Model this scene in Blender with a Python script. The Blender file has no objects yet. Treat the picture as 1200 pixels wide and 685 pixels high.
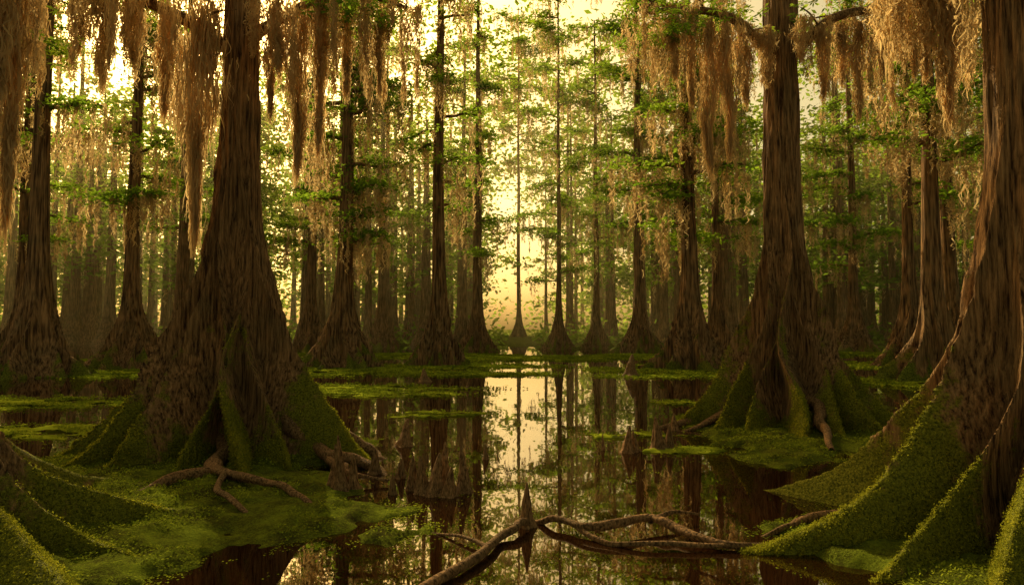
import bpy, math, numpy as np
from mathutils import Vector
rng=np.random.default_rng(7)
scene=bpy.context.scene
scene.view_settings.view_transform='Standard'; scene.view_settings.look='None'; scene.view_settings.exposure=0
COL=scene.collection

# ---------------------------------------------------------------- helpers
def mesh_obj(name,V,F,mat,parent=None,smooth=False,attr=None):
    V=np.asarray(V,dtype=np.float32).reshape(-1,3); F=np.asarray(F,dtype=np.int32)
    k=F.shape[1]
    me=bpy.data.meshes.new(name)
    me.vertices.add(len(V)); me.vertices.foreach_set('co',V.ravel())
    me.loops.add(F.size); me.loops.foreach_set('vertex_index',F.ravel())
    me.polygons.add(len(F)); me.polygons.foreach_set('loop_start',np.arange(0,F.size,k,dtype=np.int32))
    me.polygons.foreach_set('loop_total',np.full(len(F),k,dtype=np.int32))
    if smooth: me.polygons.foreach_set('use_smooth',np.ones(len(F),dtype=bool))
    if attr:
        for a,vals in attr.items():
            at=me.attributes.new(a,'FLOAT','POINT'); at.data.foreach_set('value',np.asarray(vals,dtype=np.float32).ravel())
    me.update(calc_edges=True)
    me.materials.append(mat)
    ob=bpy.data.objects.new(name,me); COL.objects.link(ob)
    if parent: ob.parent=parent
    return ob
def empty(name):
    e=bpy.data.objects.new(name,None); COL.objects.link(e); return e
def grid_faces(nr,nc,wrap):
    i=np.arange(nr-1)[:,None]; j=np.arange(nc if wrap else nc-1)[None,:]
    j2=(j+1)%nc
    return np.stack([i*nc+j+0*i,i*nc+j2,(i+1)*nc+j2,(i+1)*nc+j],-1).reshape(-1,4)
def _hash(ix,iy,iz,s):
    h=(ix*374761393+iy*668265263+iz*2147483647+s*974634777)&0xffffffff
    h=((h^(h>>13))*1274126177)&0xffffffff
    h=h^(h>>16)
    return (h&0xffffff)/float(0xffffff)
def vnoise(x,y,z,s=0):
    x,y,z=np.broadcast_arrays(np.asarray(x,float),np.asarray(y,float),np.asarray(z,float))
    xi=np.floor(x).astype(np.int64); yi=np.floor(y).astype(np.int64); zi=np.floor(z).astype(np.int64)
    fx=x-xi; fy=y-yi; fz=z-zi
    fx=fx*fx*(3-2*fx); fy=fy*fy*(3-2*fy); fz=fz*fz*(3-2*fz)
    def c(a,b,d): return _hash(xi+a,yi+b,zi+d,s)
    x00=c(0,0,0)*(1-fx)+c(1,0,0)*fx; x10=c(0,1,0)*(1-fx)+c(1,1,0)*fx
    x01=c(0,0,1)*(1-fx)+c(1,0,1)*fx; x11=c(0,1,1)*(1-fx)+c(1,1,1)*fx
    return (x00*(1-fy)+x10*fy)*(1-fz)+(x01*(1-fy)+x11*fy)*fz
def fbm(x,y,z,o=3,s=0):
    a=0;w=.5;t=0
    for k in range(o):
        a=a+w*vnoise(np.asarray(x)*2**k,np.asarray(y)*2**k,np.asarray(z)*2**k,s+k); t+=w; w*=.5
    return a/t
def sstep(a,b,x):
    t=np.clip((x-a)/(b-a),0,1); return t*t*(3-2*t)

# ---------------------------------------------------------------- materials
def newmat(n):
    m=bpy.data.materials.new(n); m.use_nodes=True; nt=m.node_tree; nt.nodes.clear()
    return m,nt,nt.nodes,nt.links
def ramp(nd,stops):
    r=nd.new('ShaderNodeValToRGB'); e=r.color_ramp.elements
    while len(e)<len(stops): e.new(.5)
    for i,(p,c) in enumerate(stops): e[i].position=p; e[i].color=(*c,1)
    return r
def noise(nd,lk,vec,scale,detail=4,rough=.6):
    n=nd.new('ShaderNodeTexNoise'); n.inputs['Scale'].default_value=scale; n.inputs['Detail'].default_value=detail
    n.inputs['Roughness'].default_value=rough; lk.new(vec,n.inputs['Vector']); return n
def bark_mat(name,dark,light,mossA,mossB,fine=1.0,bump=.9,zs=.06,det=4):
    m,nt,nd,lk=newmat(name)
    geo=nd.new('ShaderNodeNewGeometry'); mp=nd.new('ShaderNodeMapping'); mp.inputs['Scale'].default_value=(1,1,zs)
    lk.new(geo.outputs['Position'],mp.inputs['Vector'])
    n1=noise(nd,lk,mp.outputs[0],26*fine,det,.7); n2=noise(nd,lk,geo.outputs['Position'],1.3,2)
    r1=ramp(nd,[(.36,dark),(.5,tuple((a+b)/2 for a,b in zip(dark,light))),(.66,light)]); lk.new(n1.outputs['Fac'],r1.inputs[0])
    mul=nd.new('ShaderNodeMixRGB'); mul.blend_type='MULTIPLY'; mul.inputs[0].default_value=.8
    r2=ramp(nd,[(.3,(.6,.6,.52)),(.7,(1.2,1.0,.8))]); lk.new(n2.outputs['Fac'],r2.inputs[0])
    lk.new(r1.outputs[0],mul.inputs[1]); lk.new(r2.outputs[0],mul.inputs[2])
    n3=noise(nd,lk,geo.outputs['Position'],38*fine,3,.75)
    r3=ramp(nd,[(.35,mossA),(.65,mossB)]); lk.new(n3.outputs['Fac'],r3.inputs[0])
    at=nd.new('ShaderNodeAttribute'); at.attribute_name='moss'
    n4=noise(nd,lk,geo.outputs['Position'],7*fine,4,.75)
    ad=nd.new('ShaderNodeMath'); ad.operation='ADD'; lk.new(at.outputs['Fac'],ad.inputs[0]); lk.new(n4.outputs['Fac'],ad.inputs[1])
    rr=nd.new('ShaderNodeMapRange'); rr.inputs['From Min'].default_value=.80; rr.inputs['From Max'].default_value=1.0; lk.new(ad.outputs[0],rr.inputs['Value'])
    mx=nd.new('ShaderNodeMixRGB'); lk.new(rr.outputs[0],mx.inputs[0]); lk.new(mul.outputs[0],mx.inputs[1]); lk.new(r3.outputs[0],mx.inputs[2])
    hm=nd.new('ShaderNodeMixRGB'); lk.new(rr.outputs[0],hm.inputs[0]); lk.new(n1.outputs['Fac'],hm.inputs[1]); lk.new(n3.outputs['Fac'],hm.inputs[2])
    bp=nd.new('ShaderNodeBump'); bp.inputs['Strength'].default_value=bump; bp.inputs['Distance'].default_value=.08/fine; lk.new(hm.outputs[0],bp.inputs['Height'])
    p=nd.new('ShaderNodeBsdfPrincipled'); p.inputs['Roughness'].default_value=.8; p.inputs['Specular IOR Level'].default_value=.05
    lk.new(mx.outputs[0],p.inputs['Base Color']); lk.new(bp.outputs[0],p.inputs['Normal'])
    o=nd.new('ShaderNodeOutputMaterial'); lk.new(p.outputs[0],o.inputs[0]); return m
M_bark=bark_mat('cypress_bark',(.04,.022,.012),(.42,.26,.13),(.05,.06,.006),(.32,.31,.03))
M_barkfar=bark_mat('cypress_bark_far',(.06,.034,.018),(.36,.22,.11),(.06,.07,.008),(.26,.27,.03),fine=.4,det=2)
M_root=bark_mat('root_bark',(.05,.03,.015),(.42,.26,.13),(.05,.07,.008),(.24,.26,.03),fine=1.4,zs=.6)
M_wet=bark_mat('wet_wood',(.06,.033,.016),(.42,.26,.13),(.03,.04,.008),(.08,.1,.015),fine=2,zs=.2)

LEAFM={}
def leaf_mat(name,c1,c2,t1,t2,scale=.8,tw=.5,grp=4):
    m,nt,nd,lk=newmat(name)
    at=nd.new('ShaderNodeAttribute'); at.attribute_name='v'
    r=nd.new('ShaderNodeMixRGB'); r.inputs[1].default_value=(*c1,1); r.inputs[2].default_value=(*c2,1); lk.new(at.outputs['Fac'],r.inputs[0])
    r2=nd.new('ShaderNodeMixRGB'); r2.inputs[1].default_value=(*t1,1); r2.inputs[2].default_value=(*t2,1); lk.new(at.outputs['Fac'],r2.inputs[0])
    d=nd.new('ShaderNodeBsdfDiffuse'); t=nd.new('ShaderNodeBsdfTranslucent'); lk.new(r.outputs[0],d.inputs[0]); lk.new(r2.outputs[0],t.inputs[0])
    mx=nd.new('ShaderNodeMixShader'); mx.inputs[0].default_value=tw; lk.new(d.outputs[0],mx.inputs[1]); lk.new(t.outputs[0],mx.inputs[2])
    o=nd.new('ShaderNodeOutputMaterial'); lk.new(mx.outputs[0],o.inputs[0]); LEAFM[name]=(scale,grp); return m
M_leaf=leaf_mat('cypress_leaf',(.03,.08,.01),(.11,.19,.02),(.12,.24,.015),(.42,.58,.04),.7,.6)
M_leafnear=leaf_mat('broad_leaf',(.05,.11,.012),(.12,.2,.02),(.2,.34,.03),(.45,.6,.04),3,.6)
M_leaffar=leaf_mat('distant_leaf',(.035,.08,.01),(.10,.17,.02),(.14,.25,.02),(.42,.56,.04),.25,.6)
M_moss=leaf_mat('spanish_moss',(.27,.18,.085),(.72,.52,.27),(.5,.33,.13),(.98,.72,.34),1.6,.55,14)
M_weed=leaf_mat('duckweed_leaf',(.06,.09,.006),(.34,.37,.025),(.1,.14,.01),(.2,.25,.02),2,.2)
M_tuft=leaf_mat('moss_tuft',(.10,.11,.01),(.48,.44,.035),(.15,.17,.015),(.45,.43,.03),4,.45)

def ground_mat():
    m,nt,nd,lk=newmat('mossy_bank')
    geo=nd.new('ShaderNodeNewGeometry')
    n=noise(nd,lk,geo.outputs['Position'],2.2,6,.75); n2=noise(nd,lk,geo.outputs['Position'],45,4,.7)
    r=ramp(nd,[(.34,(.035,.024,.012)),(.45,(.06,.065,.01)),(.58,(.14,.17,.015)),(.72,(.2,.24,.025))]); 
    mm=nd.new('ShaderNodeMixRGB'); mm.inputs[0].default_value=.4; lk.new(n.outputs['Fac'],mm.inputs[1]); lk.new(n2.outputs['Fac'],mm.inputs[2]); lk.new(mm.outputs[0],r.inputs[0])
    bp=nd.new('ShaderNodeBump'); bp.inputs['Strength'].default_value=.8; bp.inputs['Distance'].default_value=.04; lk.new(n2.outputs['Fac'],bp.inputs['Height'])
    p=nd.new('ShaderNodeBsdfDiffuse'); lk.new(r.outputs[0],p.inputs['Color']); lk.new(bp.outputs[0],p.inputs['Normal'])
    o=nd.new('ShaderNodeOutputMaterial'); lk.new(p.outputs[0],o.inputs[0]); return m
M_ground=ground_mat()
def water_mat():
    m,nt,nd,lk=newmat('tannin_water')
    geo=nd.new('ShaderNodeNewGeometry'); mp=nd.new('ShaderNodeMapping'); mp.inputs['Scale'].default_value=(1,.55,1)
    lk.new(geo.outputs['Position'],mp.inputs['Vector'])
    n=noise(nd,lk,mp.outputs[0],2.0,2,.5); n2=noise(nd,lk,mp.outputs[0],.35,2,.5)
    ad=nd.new('ShaderNodeMath'); ad.operation='MULTIPLY_ADD'; ad.inputs[1].default_value=.25; lk.new(n.outputs['Fac'],ad.inputs[0]); lk.new(n2.outputs['Fac'],ad.inputs[2])
    bp=nd.new('ShaderNodeBump'); bp.inputs['Strength'].default_value=.05; bp.inputs['Distance'].default_value=.12; lk.new(ad.outputs[0],bp.inputs['Height'])
    p=nd.new('ShaderNodeBsdfPrincipled'); p.inputs['Base Color'].default_value=(.012,.004,.001,1); p.inputs['Roughness'].default_value=.015; p.inputs['IOR'].default_value=2.4
    p.inputs['Specular Tint'].default_value=(1,.86,.64,1)
    lk.new(bp.outputs[0],p.inputs['Normal'])
    o=nd.new('ShaderNodeOutputMaterial'); lk.new(p.outputs[0],o.inputs[0]); return m
M_water=water_mat()

# ---------------------------------------------------------------- generators
class Bag:
    def __init__(s): s.V=[];s.F=[];s.n=0
    def add(s,V,F):
        V=np.asarray(V).reshape(-1,3); s.V.append(V); s.F.append(np.asarray(F)+s.n); s.n+=len(V)
    def out(s,name,mat,parent=None,smooth=False,attr=None):
        if not s.n: return None
        V=np.concatenate(s.V)
        if mat.name in LEAFM:
            sc,g=LEAFM[mat.name]; r=rng.random(len(V)//g+1)
            v=np.clip((fbm(V[:,0]*sc,V[:,1]*sc,V[:,2]*sc,2,3)-.5)*1.6+.5,0,1)*.6+.4*np.repeat(r,g)[:len(V)]
            attr={'v':v}
        return mesh_obj(name,V,np.concatenate(s.F),mat,parent,smooth,attr)
def unit(a): return a/np.maximum(np.linalg.norm(a,axis=-1,keepdims=True),1e-9)
def leaves(bag,C,L,W,flat=.5):
    n=len(C); u=rng.normal(size=(n,3)); u[:,2]*=flat; u=unit(u)
    q=rng.normal(size=(n,3)); q[:,:2]*=.8; v=unit(np.cross(u,q))
    s=rng.uniform(.6,1.35,n)[:,None]
    V=np.stack([C-u*L*s,C+v*W*s-u*L*s*.1,C+u*L*s,C-v*W*s-u*L*s*.1],1)
    bag.add(V,np.arange(4*n).reshape(n,4))
def star_leaves(bag,C,L,W,k=8):
    n=len(C); C=np.repeat(C,k,0); a=np.tile(np.arange(k)*2*np.pi/k,n)+np.repeat(rng.uniform(0,6.28,n),k)+rng.normal(0,.25,n*k)
    el=rng.uniform(-.5,.35,n*k)
    u=np.stack([np.cos(a)*np.cos(el),np.sin(a)*np.cos(el),np.sin(el)],1)
    v=unit(np.cross(u,np.array([0,0,1.])+rng.normal(0,.3,(n*k,3)))); s=rng.uniform(.6,1.2,n*k)[:,None]
    V=np.stack([C+u*L*.05,C+u*L*.6*s+v*W*s,C+u*L*s-np.array([0,0,.02]),C+u*L*.6*s-v*W*s],1)
    bag.add(V,np.arange(4*n*k).reshape(-1,4))
def drape(bag,x,y,z,L,w,N,S=5,wid=.014,depth=None):
    depth=depth or w*.7
    t0=rng.uniform(0,1,N)**1.1*.88; off=rng.uniform(0,99)
    lump=.45+1.1*vnoise(t0*5.5,off,0)
    rad=np.clip(1-t0,0,1)**.8*lump*np.minimum(1,.4+t0*2.5)
    g=rng.normal(0,.5,N); ox=g*w*rad+w*.9*rad*(vnoise(t0*3,off,5)-.5); oy=rng.normal(0,.5,N)*depth*rad
    ll=L*rng.uniform(.08,.26,N)*np.clip(1.15-np.abs(g)*.5,.3,1); ll=np.minimum(ll,L*(1.04-t0))
    s=np.linspace(0,1,S+1)[None,:]
    ph=rng.uniform(0,6.28,(N,1)); am=rng.uniform(.2,1,(N,1))*wid*3
    dr=rng.normal(0,.05,(N,1))*ll[:,None]; dr2=rng.normal(0,.05,(N,1))*ll[:,None]
    px=x+ox[:,None]+dr*s+np.sin(ph+s*rng.uniform(3,9,(N,1)))*am
    py=y+oy[:,None]+dr2*s+np.cos(ph*1.7+s*rng.uniform(3,9,(N,1)))*am
    pz=z-t0[:,None]*L-ll[:,None]*s+rng.uniform(-.06,.06,(N,1))*w
    a=rng.uniform(0,3.14,(N,1)); ww=wid*rng.uniform(.5,1.3,(N,1))*(1-.8*s)
    dx=np.cos(a)*ww; dy=np.sin(a)*ww
    A=np.stack([px-dx,py-dy,pz],-1); B=np.stack([px+dx,py+dy,pz],-1)
    V=np.stack([A,B],2).reshape(-1,3)
    i=np.arange(N)[:,None]*(S+1)*2; j=np.arange(S)[None,:]*2
    b=i+j
    F=np.stack([b,b+1,b+3,b+2],-1).reshape(-1,4); bag.add(V,F)
def tube(bag,pts,radii,seg=8,sub=6,rough=.12,seed=0):
    P=np.array(pts,float); R=np.array(radii,float); n=len(P)
    tt=np.linspace(0,n-1,(n-1)*sub+1); i=np.clip(tt.astype(int),0,n-2); f=(tt-i)[:,None]
    P0=P[np.maximum(i-1,0)];P1=P[i];P2=P[i+1];P3=P[np.minimum(i+2,n-1)]
    C=.5*((2*P1)+(-P0+P2)*f+(2*P0-5*P1+4*P2-P3)*f**2+(-P0+3*P1-3*P2+P3)*f**3)
    r=np.interp(tt,np.arange(n),R)
    if rough>=.2:
        C=C+np.stack([vnoise(tt*2.3,seed,1,5)-.5,vnoise(tt*2.3,seed,2,6)-.5,(vnoise(tt*2.3,seed,3,7)-.5)*.5],1)*r[:,None]*1.6
    T=unit(np.gradient(C,axis=0)); up=np.where(np.abs(T[:,2:3])>.9,np.array([[1,0,0.]]),np.array([[0,0,1.]]))
    U=unit(np.cross(T,up)); W=np.cross(U,T)
    a=np.linspace(0,2*np.pi,seg,endpoint=False)[None,:]
    rr=r[:,None]*(1+rough*(2*vnoise(a/1.0+0*tt[:,None],tt[:,None]*1.3,seed+.5,seed)-1)*1.5)
    V=C[:,None,:]+rr[...,None]*(np.cos(a)[...,None]*U[:,None,:]+np.sin(a)[...,None]*W[:,None,:])
    bag.add(V,grid_faces(len(tt),seg,True))
    return C
def trunk(name,parent,x,y,rb,rt,h0,p,H,lobes,nt=72,nz=60,amp=.38,ext=0.35,fine=.0,moss=0.,mat=None,lean=(0,0),seed=0,mossh=2.0,taper=55.):
    lob=np.array(lobes)
    zz=np.concatenate([[-.5],(np.linspace(0,1,nz)**1.9)*H])
    th=np.linspace(0,2*np.pi,nt,endpoint=False)
    Z,T=np.meshgrid(zz,th,indexing='ij')
    Zc=np.maximum(Z,0)
    R=rt*(1-Z/taper)+(rb-rt)*np.exp(-(Zc/h0)**p)
    Lb=np.zeros_like(Z); LbS=np.zeros_like(Z)
    lr=np.random.default_rng(seed+11)
    for k,a in enumerate(lob):
        aa=a+.26*np.sin(Zc*lr.uniform(.8,1.6)+lr.uniform(0,6))*np.minimum(Zc,1.5)*.6
        d=(T-aa+np.pi)%(2*np.pi)-np.pi
        sg=lr.uniform(.09,.2); hh=lr.uniform(.6,1.25); hk=h0*lr.uniform(.9,3.2)
        fade=np.exp(-(Zc/hk)**2)*hh
        Lb=np.maximum(Lb,fade*np.exp(-np.abs(d/sg)**1.05))+.12*fade*np.exp(-np.abs(d/(sg*1.6)))
        LbS+=hh*lr.uniform(.4,1.3)*np.exp(-(d/(sg*.6))**2)
    Lb=np.minimum(Lb,1.3)
    A=amp*np.exp(-(Zc/(h0*3))**1.3)+.08*np.exp(-Zc/9)
    R=R*(1+A*(Lb-.42)*1.3)
    R+=ext*LbS*rb*.5*np.exp(-Zc/.25)
    R+=R*.05*np.exp(-Zc/(h0*3))*np.sin(T*13+1.5*np.sin(T*3+seed)+.8*np.sin(Zc*.9))
    X=np.cos(T);Y=np.sin(T)
    if fine>0:
        b=np.abs(2*vnoise(np.cos(T)*R*13/1.0+seed,np.sin(T)*R*13,Zc*.9,3)-1)
        b2=vnoise(np.cos(T)*R*30+seed,np.sin(T)*R*30,Zc*3.2,5)
        b3=fbm(X*R*2.5+seed,Y*R*2.5,Zc*1.8,3,6)
        R+=fine*(b*1.4-.4)+fine*.6*(b2-.5)+.13*(b3-.5)*np.exp(-Zc/2.5)
    mo=np.zeros_like(Z)
    if moss>0:
        nn=fbm(X*R*2.4+x,Y*R*2.4+y,Z*1.0,4,2)
        ridge=np.clip(Lb,0,1)
        mo=moss*(np.exp(-(Zc/mossh)**1.6)*(.0+.66*ridge)+.22*np.exp(-Zc/.35))+(nn-.5)*1.6*np.exp(-Zc/(mossh*2.2))
        lump=fbm(X*R*11+x,Y*R*11+y,Z*11,3,9)
        R+=np.clip(mo,0,.7)*(lump-.35)*.12*(1 if fine>0 else 0)
    px=x+X*R+lean[0]*Zc+.0*Z; py=y+Y*R+lean[1]*Zc
    px+= .10*rt*np.sin(Zc*.35+seed)*np.minimum(Zc,3)/3
    V=np.stack([px,py,Z],-1)
    mesh_obj(name,V,grid_faces(len(zz),nt,True),mat,parent,True,{'moss':mo})
    return V,mo
def rlobes(n,seed):
    r=np.random.default_rng(seed); return np.linspace(0,2*np.pi,n,endpoint=False)+r.uniform(-.25,.25,n)+r.uniform(0,6)

# ---------------------------------------------------------------- near trees
def tufts_on(bag,V,mo,n,L,W,zmax=3.2,thr=.34):
    P=V.reshape(-1,3); m=mo.ravel(); c=P.mean(0)
    w=np.clip(m-thr,0,.5)*(P[:,2]>0.0)*(P[:,2]<zmax); w=w*(P[:,1]<c[1]+.9)
    w=w*(np.linalg.norm(P[:,:2]-c[:2],axis=1)+.1)
    if w.sum()<=0: return
    idx=rng.choice(len(P),n,p=w/w.sum())
    C=P[idx]+rng.normal(0,.016,(n,3)); leaves(bag,C,L,W,1.0)

def near_tree(x,y,rb,rt,h0,p,H,lobes,seed,moss,mossh,limbs,drapes,roots,nt=480,nz=300,ext=.35,stars=(),lean=(0,0),ntuft=26000,amp=.5,drape_n=300,tl=.018):
    e=empty('cypress_tree')
    V,mo=trunk('trunk',e,x,y,rb,rt,h0,p,H,lobes,nt,nz,amp=amp,ext=ext,fine=.034,moss=moss,mat=M_bark,lean=lean,seed=seed,mossh=mossh)
    b=Bag(); tufts_on(b,V,mo,ntuft,tl,tl*.45,mossh*1.8); b.out('bark_moss',M_tuft,e)
    b=Bag(); lb=Bag(); mb=Bag()
    for pts,r0,r1 in limbs:
        C=tube(b,pts,np.linspace(r0,r1,len(pts)),10,8,.25,seed)
        for c in C[6::3]:
            d=rng.normal(size=3); d[2]=abs(d[2])*.3; d=unit(d)
            L=rng.uniform(.4,1.1)
            q=[c,c+d*L*.5+[0,0,.08],c+d*L]
            tube(b,q,[r1*.7,r1*.5,.008],5,3,.1)
            if rng.random()<.7: 
                tip=np.array(q[2]); star_leaves(lb,tip+rng.normal(0,.16,(7,3))*[1,1,.35],.13,.022)
            for _ in range(4): drape(mb,c[0]+rng.normal(0,.25),c[1]+rng.normal(0,.25),c[2],rng.uniform(.4,1.9),rng.uniform(.12,.26),130,5,.012)
            drape(mb,q[1][0],q[1][1],q[1][2],rng.uniform(.4,1.3),rng.uniform(.1,.2),100,5,.012)
    for (cx,cy,cz,n,s) in stars:
        star_leaves(lb,np.array([cx,cy,cz])+rng.normal(0,1,(n,3))*[s,s,s*.32],.15,.026)
    for (dx,dy,dz,L,w) in drapes:
        drape(mb,dx,dy,dz,L,w,int(drape_n*(L*w/.4+.7)),6,.013)
    for i,(pts,r0,r1) in enumerate(roots):
        tube(b,pts,np.linspace(r0,r1,len(pts)),12,9,.35,seed+i*7)
    b.out('limbs_and_roots',M_root,e,True)
    lb.out('foliage',M_leafnear,e); mb.out('spanish_moss',M_moss,e)
    return e
D=math.radians
near_tree(-5.5,6.27,1.75,.42,.8,.95,9,[D(a) for a in(-8,-30,-52,-75,-110,25,80,150,200)],1,1.2,1.6,
  [([(-6.4,6.3,6.2),(-5.6,6.6,6.1),(-5.0,7.0,6.3)],.12,.04)],
  [(-5.15,6.9,5.9,3.0,.2),(-5.05,6.6,6.2,2.0,.2)],
  [],ext=.5,ntuft=100000,lean=(-.07,0),amp=.55,tl=.011)
near_tree(-4.57,11.4,1.38,.34,1.95,1.12,12,[D(a) for a in(-5,-28,-50,-66,-88,-112,-130,-158,175,120,50)],2,1.05,2.1,
  [([(-4.6,11.4,6.6),(-5.6,10.9,7.2),(-6.9,10.6,7.5),(-8.6,10.2,7.4)],.12,.04),
   ([(-4.5,11.4,6.8),(-3.6,11.0,7.3),(-2.7,10.9,7.45),(-1.7,10.8,7.2)],.1,.03),
   ([(-4.5,11.4,7.6),(-5.2,10.6,8.2),(-6.2,9.7,7.5)],.1,.04)],
  [(-5.1,10.9,7.3,4.0,.42),(-5.65,10.9,7.3,2.0,.2),(-6.1,10.8,7.4,1.2,.25),(-6.6,10.8,7.5,1.7,.22),(-7.0,10.8,7.5,1.1,.25),(-7.6,10.5,7.4,1.2,.2),
   (-3.95,11,7.3,1.9,.2),(-3.5,11,7.3,2.9,.28),(-3.15,10.9,7.3,2.6,.24),(-2.7,10.9,7.3,1.6,.22),(-2.15,10.9,7.2,1.5,.14),(-4.2,10.8,7.4,1.0,.25),(-3.75,10.7,7.4,1.3,.3)],
  [([(-3.5,10.7,.5),(-3.0,10.45,.28),(-2.65,10.1,.14),(-2.15,9.9,.1),(-1.7,9.5,-.04)],.13,.045),
   ([(-3.2,11.2,.5),(-2.5,11.0,.22),(-2.2,10.8,.06),(-1.9,10.7,-.04)],.11,.04),
   ([(-4.3,10.4,.36),(-4.1,9.7,.2),(-3.95,9.1,.17),(-4.25,8.5,.14),(-4.5,8.0,.03)],.13,.04),
   ([(-4.0,9.2,.2),(-3.5,8.6,.18),(-3.0,8.2,.2),(-2.5,7.9,.15),(-2.1,7.5,.02)],.08,.025),
   ([(-3.6,8.7,.18),(-3.4,8.0,.18),(-3.05,7.5,.15),(-2.7,7.2,.03)],.05,.02),
   ([(-2.6,9.9,.1),(-2.3,9.4,.16),(-2.15,9.0,.14),(-1.6,8.9,.05)],.06,.02)],
  stars=[(-2.35,10.7,7.0,60,.4),(-2.9,10.8,7.3,30,.3),(-7.3,10.4,6.4,30,.35),(-5.9,10.4,7.6,20,.4)],ext=.35,ntuft=80000,tl=.017,amp=.62)
near_tree(5.83,14.5,1.34,.43,1.75,1.1,14,[D(a) for a in(-172,-150,-130,-107,-90,-68,-45,-15,30,80,130)],3,1.05,2.1,
  [([(5.7,14.5,7.6),(4.8,14.0,8.4),(3.8,13.8,8.6),(2.7,13.6,8.4)],.13,.04),
   ([(5.9,14.5,7.8),(6.8,14.0,8.5),(7.8,13.8,8.6),(9.2,13.6,8.4)],.12,.04)],
  [(4.05,13.8,8.4,3.3,.28),(3.7,13.8,8.4,1.9,.24),(4.45,13.8,8.4,2.9,.3),(4.9,14,8.4,1.8,.24),(5.3,13.9,8.3,1.3,.3),(5.9,13.6,8.4,1.0,.35),(6.5,14,8.4,1.7,.2),(7.2,13.9,8.4,2.1,.24),(6.9,14,8.4,1.4,.2),(7.7,13.9,8.4,1.2,.2),(8.3,13.8,8.4,1.3,.2),(3.3,13.6,8.4,1.4,.3)],
  [([(4.8,14.4,.5),(4.0,14.3,.25),(3.5,14.1,.12),(2.9,13.9,-.04)],.12,.045),([(4.6,14.2,.35),(3.9,13.8,.12),(3.3,13.5,-.03)],.1,.03),
   ([(5.75,13.3,.6),(5.7,12.8,.4),(5.55,12.4,.28),(5.4,11.8,.2),(5.1,11.1,.06)],.12,.05)],
  stars=[(3.1,13.5,8.0,60,.4),(3.7,13.6,8.3,35,.35),(4.4,13.7,8.5,20,.4),(8.6,13.5,8.2,20,.4)],ext=.3,ntuft=65000,tl=.02,amp=.62)
near_tree(5.3,6.8,1.48,.46,1.15,.95,9,[D(a) for a in(168,190,208,226,246,270,300,330,140,90,20)],4,1.15,1.7,
  [([(5.1,6.8,5.6),(4.7,7.2,5.9),(4.2,7.6,6.2)],.12,.04)],
  [(4.62,7.1,6.0,1.9,.15),(4.5,7.3,6.0,1.3,.16)],
  [([(3.6,6.8,.2),(3.0,6.95,.1),(2.7,6.85,.05),(2.4,6.7,-.03)],.07,.02)],ext=.5,ntuft=120000,amp=.6,tl=.011)

# ---------------------------------------------------------------- mid trees
def pad(lb,mb,c,rx,rz,nl,L,ndr,mossL,mw):
    q=rng.normal(size=(nl,3))*[rx*.5,rx*.5,rz*.45]; q[:,2]+=-.12*(q[:,0]**2+q[:,1]**2)/max(rx,.1)
    leaves(lb,np.array(c)+q,L,L*.42,.35)
    for _ in range(ndr):
        o=rng.normal(size=2)*rx*.42
        drape(mb,c[0]+o[0],c[1]+o[1],c[2]-.05,rng.uniform(.35,1)*mossL,rng.uniform(.5,1)*mw,24,3,.04)
def mid_tree(x,y,rb,rt,H,seed,zlow=7.,nl=16,mossL=2.8,reach=3.2,dens=1.,h0=1.7,mossd=1.):
    e=empty('cypress_tree')
    trunk('trunk',e,x,y,rb,rt,h0,1.05,H,rlobes(11,seed),140,70,amp=.5,ext=.2,moss=.75,mat=M_barkfar,seed=seed,mossh=1.5,taper=H*1.25)
    b=Bag();lb=Bag();mb=Bag()
    for k in range(nl):
        z=zlow+(H-zlow)*(k+rng.uniform(0,1))/nl
        hi=z>4.5+.5*y
        a=rng.uniform(0,6.283); R=reach*rng.uniform(.55,1.15)*(1-.35*(z/H))
        r0=rt*.28; dirv=np.array([math.cos(a),math.sin(a),0])
        pts=[np.array([x,y,z])]
        for f in(.35,.7,1.): pts.append(np.array([x,y,z])+dirv*R*f+np.array([0,0,R*(.22*f-.15*f*f)])+rng.normal(0,.12,3))
        C=tube(b,pts,[r0,r0*.7,r0*.45,r0*.2],6,4,.15,seed+k)
        for f in (4,7,10,12):
            if rng.random()<.88:
                c=C[min(f,len(C)-1)]+rng.normal(0,.3,3)*[1,1,.3]
                rr=rng.uniform(.7,1.3)*(.6+.12*R)
                pad(lb,mb,c,rr*1.35,rr*.35,int((60 if hi else 135)*dens),.13 if y<50 else .17,0 if hi else int(rng.poisson(4.4*mossd)),mossL,.27)
    b.out('limbs',M_barkfar,e,True); lb.out('foliage',M_leaf,e); mb.out('spanish_moss',M_moss,e)
    return e
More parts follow.
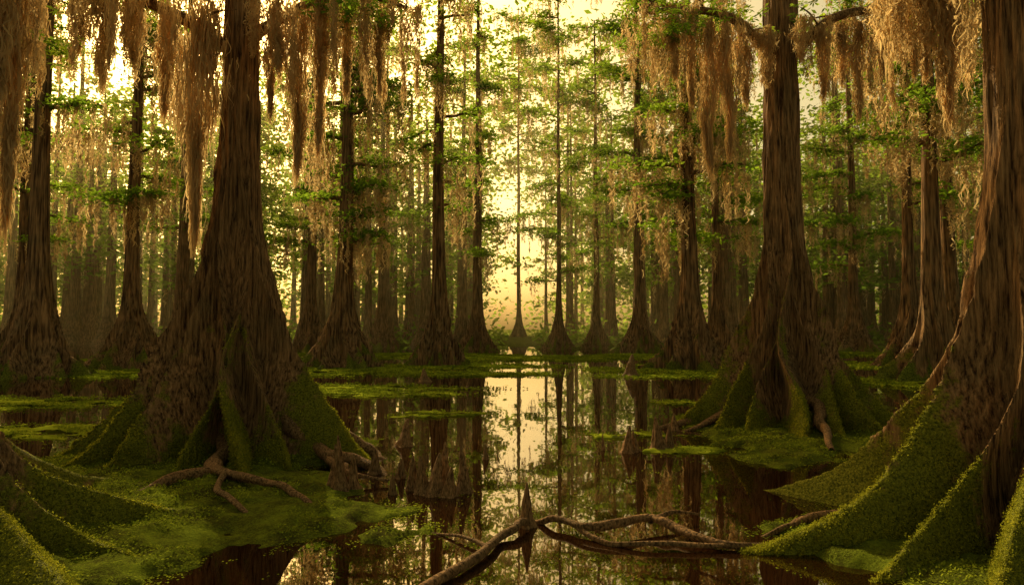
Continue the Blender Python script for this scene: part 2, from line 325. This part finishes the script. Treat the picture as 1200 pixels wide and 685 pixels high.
MT=[
(-20.2,29,1.6,.50,24,10,14,3.4,1),(-19.8,35.5,1.7,.42,26,7.5,18,3.4,1),(-28.5,59,1.6,.65,36,10,20,4,1),(-8.7,35.5,1.6,.5,25,6.5,24,3.2,1),
(-13.3,69.5,1.4,.5,34,9,18,4.2,.8),(-14.8,80,1.4,.5,36,9,16,4.5,.8),(-4.1,38,1.45,.46,27,8,16,2.8,.7),(-2.96,59,1.5,.5,32,8,16,2.8,.7),(-5.4,76,1.5,.5,34,9,14,3.2,.8),
(4.6,66.7,1.4,.28,37,6,28,5,.85),(8.6,69.5,1.3,.35,34,8,17,3.6,.7),(10.95,59,1.6,.5,34,9,20,3.8,.9),(8.85,34,1.55,.5,24,6.3,24,3.2,1),(20,64,1.7,.5,36,10,20,4,1),
(29.6,59,1.8,.45,34,7,26,4.2,1),(16.5,26.7,1.4,.43,21,8,16,3.0,1),(-17.4,59,1.6,.5,34,9,22,4,1),(13.8,72.7,1.6,.5,36,9,18,4,.9),(-33,46,1.8,.5,30,8,20,4,1),(27,42,1.7,.5,30,8,20,4,1),(40,55,1.7,.5,32,8,20,4,1),(21,36,1.5,.35,26,8,14,3,1),(-12,48,1.5,.42,30,8,18,3.6,.9),(15,50,1.4,.4,30,8,18,3.6,.9),(1.0,104,1.4,.35,52,26,20,7.5,1.3)]
for i,(x,y,rb,rt,H,zl,n,re,dn) in enumerate(MT):
    mid_tree(x,y,rb,rt,H,20+i,zl,n,reach=re,dens=dn,mossd=dn*(1.15 if y<50 else .8))

# ---------------------------------------------------------------- distant forest (one object tree mass)
fe=empty('distant_cypress_forest')
tb=Bag();lb=Bag();mb=Bag()
for k in range(280):
    d=rng.uniform(78,150); x=rng.uniform(-.95,.95)*d
    q_=x/d
    if -.05<q_<.11 and (rng.random()<.68 or -.025<q_<.045): continue
    H=rng.uniform(26,40); r=rng.uniform(.35,.65)
    thin=-.05<q_<.11
    if thin: r*=.7
    tube(tb,[(x,d,-.3),(x,d,1.2),(x,d,4),(x,d,12),(x,d,H)],[r*3.4,r*2.1,r*1.15,r*.85,r*.2],12,4,.19,k)
    for q in range(10 if thin else 15):
        z=rng.uniform(7,H); c=np.array([x,d,z])+rng.normal(0,1,3)*[2.6,2.6,.5]
        rr=rng.uniform(1.2,2.8); m=50
        leaves(lb,c+rng.normal(size=(m,3))*[rr*.6,rr*.6,rr*.22],.36,.18,.4)
        if rng.random()<.8: drape(mb,c[0],c[1],c[2],rng.uniform(1.5,3.5),.45,12,3,.08)
N=130000
x=rng.uniform(-150,150,N); d=rng.uniform(118,175,N); z=rng.uniform(0,1,N)**.85*66
g1=np.exp(-((x/d-.02)/.065)**2)*(1-.9*sstep(28,40,z)); mid=np.exp(-((x/d-.03)/.16)**2)
keep=(fbm(x*.13,d*.05,z*.16,3,4)>.36+.26*g1+.22*sstep(30,46,z)*(1-mid)+.05*sstep(30,60,z))
leaves(lb,np.stack([x,d,z],1)[keep],.65,.32,.5)
N=16000
x=rng.uniform(-110,110,N); d=rng.uniform(84,110,N); z=np.abs(rng.normal(0,1,N))*2.2*fbm(x*.2,d*.2,0,2,8)+.2
keep=np.abs(x/d-.012)>.018
leaves(lb,np.stack([x,d,z],1)[keep],.35,.18,.5)
tb.out('trunks',M_barkfar,fe,True); lb.out('foliage',M_leaffar,fe); mb.out('spanish_moss',M_moss,fe)

# ---------------------------------------------------------------- ground, banks, water
BL=[(-4.6,11.3,2.3),(-5.2,8.6,2.5),(-3.2,8.2,1.5),(-2.1,7.3,.9),(-4.4,6.6,1.7),(-1.3,6.7,.45),(-5.2,6.2,2.4),
    (5.8,14.4,2.3),(4.7,12.3,1.3),(6.4,12.4,1.5),(4.1,10.6,.7),(7.6,13.0,1.1),
    (5.3,6.8,2.1),(3.5,6.5,.9),(4.2,5.4,1.3)]
def bankh(x,y):
    s=np.full(np.shape(x),-1.)
    for cx,cy,r in BL:
        d=1-np.hypot((x-cx),(y-cy))/r; s=np.maximum(s,np.minimum(d*r,.9))
    n=fbm(x*1.3,y*1.3,0,4,31)-.5
    v=s+n*1.1
    return np.where(v>0,.13*(1-np.exp(-v*2.2)),v*.5)+(fbm(x*5,y*5,0,3,40)-.5)*.13*(v>-.2)
gx=np.linspace(-10,10,460); gy=np.linspace(3.5,18,340)
GX,GY=np.meshgrid(gx,gy)
GZ=np.maximum(bankh(GX,GY),-.4)
edge=np.minimum(np.minimum(GX+10,10-GX),np.minimum(GY-3.5,18-GY)); GZ=np.where(edge<.1,-.45,GZ)
mesh_obj('mossy_bank',np.stack([GX,GY,GZ],-1),grid_faces(340,460,False),M_ground,None,True)
gx=np.concatenate([[-900,-400],np.linspace(-180,180,121),[400,900]]); gy=np.concatenate([[-200,-50],np.linspace(0,200,81),[400,1200]])
GX,GY=np.meshgrid(gx,gy)
GZ=-.8+1.25*sstep(80,96,GY-8*np.exp(-((GX/(GY+1)-.012)/.03)**2)+6*(fbm(GX*.06,GY*.06,0,2,5)-.5))+ (GY>90)*.5*fbm(GX*.1,GY*.1,0,2,6)
mesh_obj('ground',np.stack([GX,GY,GZ],-1),grid_faces(len(gy),len(gx),False),M_ground,None,True)
W=np.array([[-900,-100,0],[900,-100,0],[900,200,0],[-900,200,0]],float)
mesh_obj('swamp_water',W,[[0,1,2,3]],M_water)

b=Bag()
N=460000
x=rng.uniform(-9.5,9.5,N); y=3.6+rng.uniform(0,1,N)**1.3*14.4
h=bankh(x,y); 
s=h; n=fbm(x*2.5,y*2.5,0,3,77)
pr=np.where(h>0,.6,np.clip(1+h*6,0,1)**2*.9)*(n>.46)+ .02*(n>.58)+.06*(n>.68)
k=rng.random(N)<pr
x=x[k];y=y[k];z=np.maximum(h[k],0)+.006+rng.random(k.sum())*.03*(h[k]>0)
n=len(x); sz=rng.uniform(.007,.016,n)*(.6+.05*y); a=rng.uniform(0,6.28,n)
tilt=np.where(h[k]>0,rng.normal(0,.6,n),rng.normal(0,.05,n)); 
u=np.stack([np.cos(a),np.sin(a),tilt],1)*sz[:,None]; v=np.stack([-np.sin(a),np.cos(a),tilt*.5],1)*sz[:,None]*.8
C=np.stack([x,y,z],1); V=np.stack([C-u,C-v,C+u,C+v],1); b.add(V,np.arange(4*n).reshape(n,4))
mats=[(-5.5,23,3.6,1.3),(-2.8,21,1.3,.8),(-13,18.5,3.0,1.6),(-17,31,5,2.4),(-8.5,33,5,3),(-4,36.5,5,2.4),(-1,30,3,1.3),(8.8,33,4,2.6),(6,29,2.4,1),(15,25.5,3.6,2),(1,46,7,3),(-10,52,9,3),(12,50,8,3),(20,38,6,3),(-20,44,8,3),(28,55,8,4),(2.2,12.9,.8,.35),(2.9,11.3,.6,.3),(-9.3,13.5,1.8,1.0),(-1.6,16.2,.9,.4)]
r2=np.random.default_rng(5)
for _ in range(16):
    yy=r2.uniform(14,45); xx=r2.uniform(-.6,.6)*yy
    if abs(xx-.3)<1.8 and yy<32: continue
    mats.append((xx,yy,r2.uniform(.3,1.1)*(.4+yy*.035),r2.uniform(.2,.6)*(.4+yy*.035)))
wn=Bag()
for (cx,cy,rx,ry) in mats:
    n=220; a=np.linspace(0,2*np.pi,n,endpoint=False); m=26
    f=np.linspace(0,1,m)[:,None]
    R=(.3+1.3*fbm(np.cos(a)*2.4+cx,np.sin(a)*2.4+cy,0,5,12))[None,:]*f
    X=cx+np.cos(a)*rx*R; Y=cy+np.sin(a)*ry*R
    Z=.004+.02*(1-f**2)+.10*np.clip(fbm(X*3,Y*3,0,3,3)-.4,0,1)*(f<.98)
    F=grid_faces(m,n,True); sc=2.2/math.sqrt(ry)
    hole=fbm(X*sc,Y*sc*1.6,0,3,55)+0*Z; ff=(f+0*Z).ravel()[F[:,0]]
    F=F[hole.ravel()[F[:,0]]>.36+.17*ff**2]
    wn.add(np.stack([X,Y,Z+0*X],-1),F)
    q=int(900*rx*ry); aa=rng.uniform(0,6.28,q); rr=rng.uniform(.3,1.35,q)*(.3+1.3*fbm(np.cos(aa)*2.4+cx,np.sin(aa)*2.4+cy,0,5,12))
    sz=.0012*cy+.008; qx=cx+np.cos(aa)*rx*rr; qy=cy+np.sin(aa)*ry*rr
    kk=fbm(qx*sc,qy*sc*1.6,0,3,55)>.42
    leaves(b,np.stack([qx,qy,rng.uniform(.01,.07,q)],1)[kk],sz,sz*.7,.25)
wn.out('floating_weed_mat',M_weed,None,True); b.out('duckweed',M_weed)

# ---------------------------------------------------------------- cypress knees
def knee(x,y,h,r,seed,name='cypress_knee'):
    b=Bag(); nz=36;nt=40
    z=np.linspace(0,1,nz)[:,None]; t=np.linspace(0,2*np.pi,nt,endpoint=False)[None,:]
    R=r*(1-z)**.6*(.75+.3*np.exp(-z*3))*(1+.2*np.sin(t*5+seed+z*2)*(1-z)+.5*(fbm(np.cos(t)*1.8+seed,np.sin(t)*1.8,z*5,3,seed)-.5)*1.4)+r*.9*np.exp(-z*9)*(1+.3*np.sin(t*4+seed))
    lx=.12*h*np.sin(seed*2.1)*z**1.5; ly=.1*h*np.cos(seed*1.3)*z**1.5
    V=np.stack([x+lx+np.cos(t)*R,y+ly+np.sin(t)*R+0*z,-.08+z*(h+.08)+0*t],-1)
    b.add(V,grid_faces(nz,nt,True)); return b.out(name,M_wet,None,True,{'moss':np.zeros(nz*nt)})
K=[(.15,7.05,.46,.09),(-.93,8.4,.5,.14),(-.58,8.5,.56,.10),(-1.24,8.65,.42,.10),(-.76,8.3,.36,.11),(-1.08,8.45,.46,.11),(-.84,8.6,.6,.11),(-1.85,11.85,.46,.14),
(2.43,11.4,.56,.14),(2.62,11.5,.42,.11),(1.87,11.2,.44,.12),(2.02,11.3,.34,.09),(1.5,11.4,.28,.04),(5.0,29,.95,.3),(-2.1,8.5,.6,.11),(-1.98,8.6,.45,.1),(-2.24,8.6,.42,.1),(-2.15,8.75,.66,.09),(-1.9,9.6,.36,.1),(-1.5,9.3,.28,.09),(-3.3,26,.5,.25),(3.2,13.6,.34,.11),(-1.5,23,.25,.1),(-.4,10.6,.24,.06),(-1.45,8.4,.26,.07)]
for i,k in enumerate(K): knee(*k,seed=i+3)

b=Bag()
tube(b,[(-.95,4.9,.0),(-.67,5.3,.06),(-.35,5.9,.05),(-.1,6.5,.06),(.1,6.87,.1),(.2,7.0,.03)],[.045,.045,.04,.035,.04,.02],12,10,.3,2)
tube(b,[(-.2,6.2,.05),(-.5,6.6,.04),(-.9,6.9,-.02)],[.025,.015,.008],8,6,.25,3)
b.out('fallen_branch',M_root,None,True)
b=Bag()
tube(b,[(.22,7.2,.0),(.45,7.0,.08),(.75,6.7,.1),(1.05,6.75,.12),(1.37,6.9,.12),(1.65,6.6,.09),(1.95,6.3,.05),(2.5,6.4,.02)],[.025,.035,.04,.045,.038,.042,.035,.015],12,10,.3,5)
tube(b,[(.6,6.85,.08),(.85,6.5,.02),(1.2,6.35,.05),(1.6,6.3,.05),(1.95,6.3,.04)],[.025,.025,.022,.025,.015],10,9,.3,6)
tube(b,[(1.37,6.9,.1),(1.7,7.15,.12),(1.95,7.2,.08)],[.03,.02,.008],8,6,.25,3)
b.out('fallen_branch',M_root,None,True)

# ---------------------------------------------------------------- mist over the far water
m,nt_,nd,lk=newmat('morning_mist')
vs=nd.new('ShaderNodeVolumeScatter'); vs.inputs['Color'].default_value=(1,.82,.36,1); vs.inputs['Density'].default_value=.003; vs.inputs['Anisotropy'].default_value=.5
o=nd.new('ShaderNodeOutputMaterial'); lk.new(vs.outputs[0],o.inputs['Volume'])
x0,x1,y0,y1,z0,z1=-90,90,52,150,.05,26
V=[(x0,y0,z0),(x1,y0,z0),(x1,y1,z0),(x0,y1,z0),(x0,y0,z1),(x1,y0,z1),(x1,y1,z1),(x0,y1,z1)]
mesh_obj('mist',V,[(0,3,2,1),(4,5,6,7),(0,1,5,4),(1,2,6,5),(2,3,7,6),(3,0,4,7)],m)

# ---------------------------------------------------------------- light
EL=math.radians(32); AZ=math.radians(-27)
w=bpy.data.worlds.new('World'); scene.world=w; w.use_nodes=True; nd=w.node_tree.nodes; lk=w.node_tree.links; nd.clear()
sk=nd.new('ShaderNodeTexSky'); sk.sky_type='NISHITA'; sk.sun_disc=False; sk.sun_elevation=EL; sk.sun_rotation=AZ; sk.dust_density=5; sk.air_density=1.0; sk.ozone_density=.6
mx=nd.new('ShaderNodeMixRGB'); mx.blend_type='MULTIPLY'; mx.inputs[0].default_value=1; mx.inputs[2].default_value=(1.36,1.0,.42,1)
bg=nd.new('ShaderNodeBackground'); bg.inputs[1].default_value=.15; o=nd.new('ShaderNodeOutputWorld')
lk.new(sk.outputs[0],mx.inputs[1]); lk.new(mx.outputs[0],bg.inputs[0]); lk.new(bg.outputs[0],o.inputs[0])
sl=bpy.data.lights.new('sun','SUN'); sl.energy=5; sl.angle=math.radians(.5); sl.color=(1,.83,.46)
so=bpy.data.objects.new('sun',sl); COL.objects.link(so)
dirv=Vector((math.sin(AZ)*math.cos(EL),math.cos(AZ)*math.cos(EL),math.sin(EL)))
so.rotation_euler=dirv.to_track_quat('Z','Y').to_euler(); so.location=(0,60,60)
cd=bpy.data.cameras.new('camera'); cd.lens=24; cd.sensor_width=36; cd.clip_end=3000
co=bpy.data.objects.new('camera',cd); COL.objects.link(co); co.location=(0,0,2.0); co.rotation_euler=(math.radians(90+3.04),0,0)
scene.camera=co
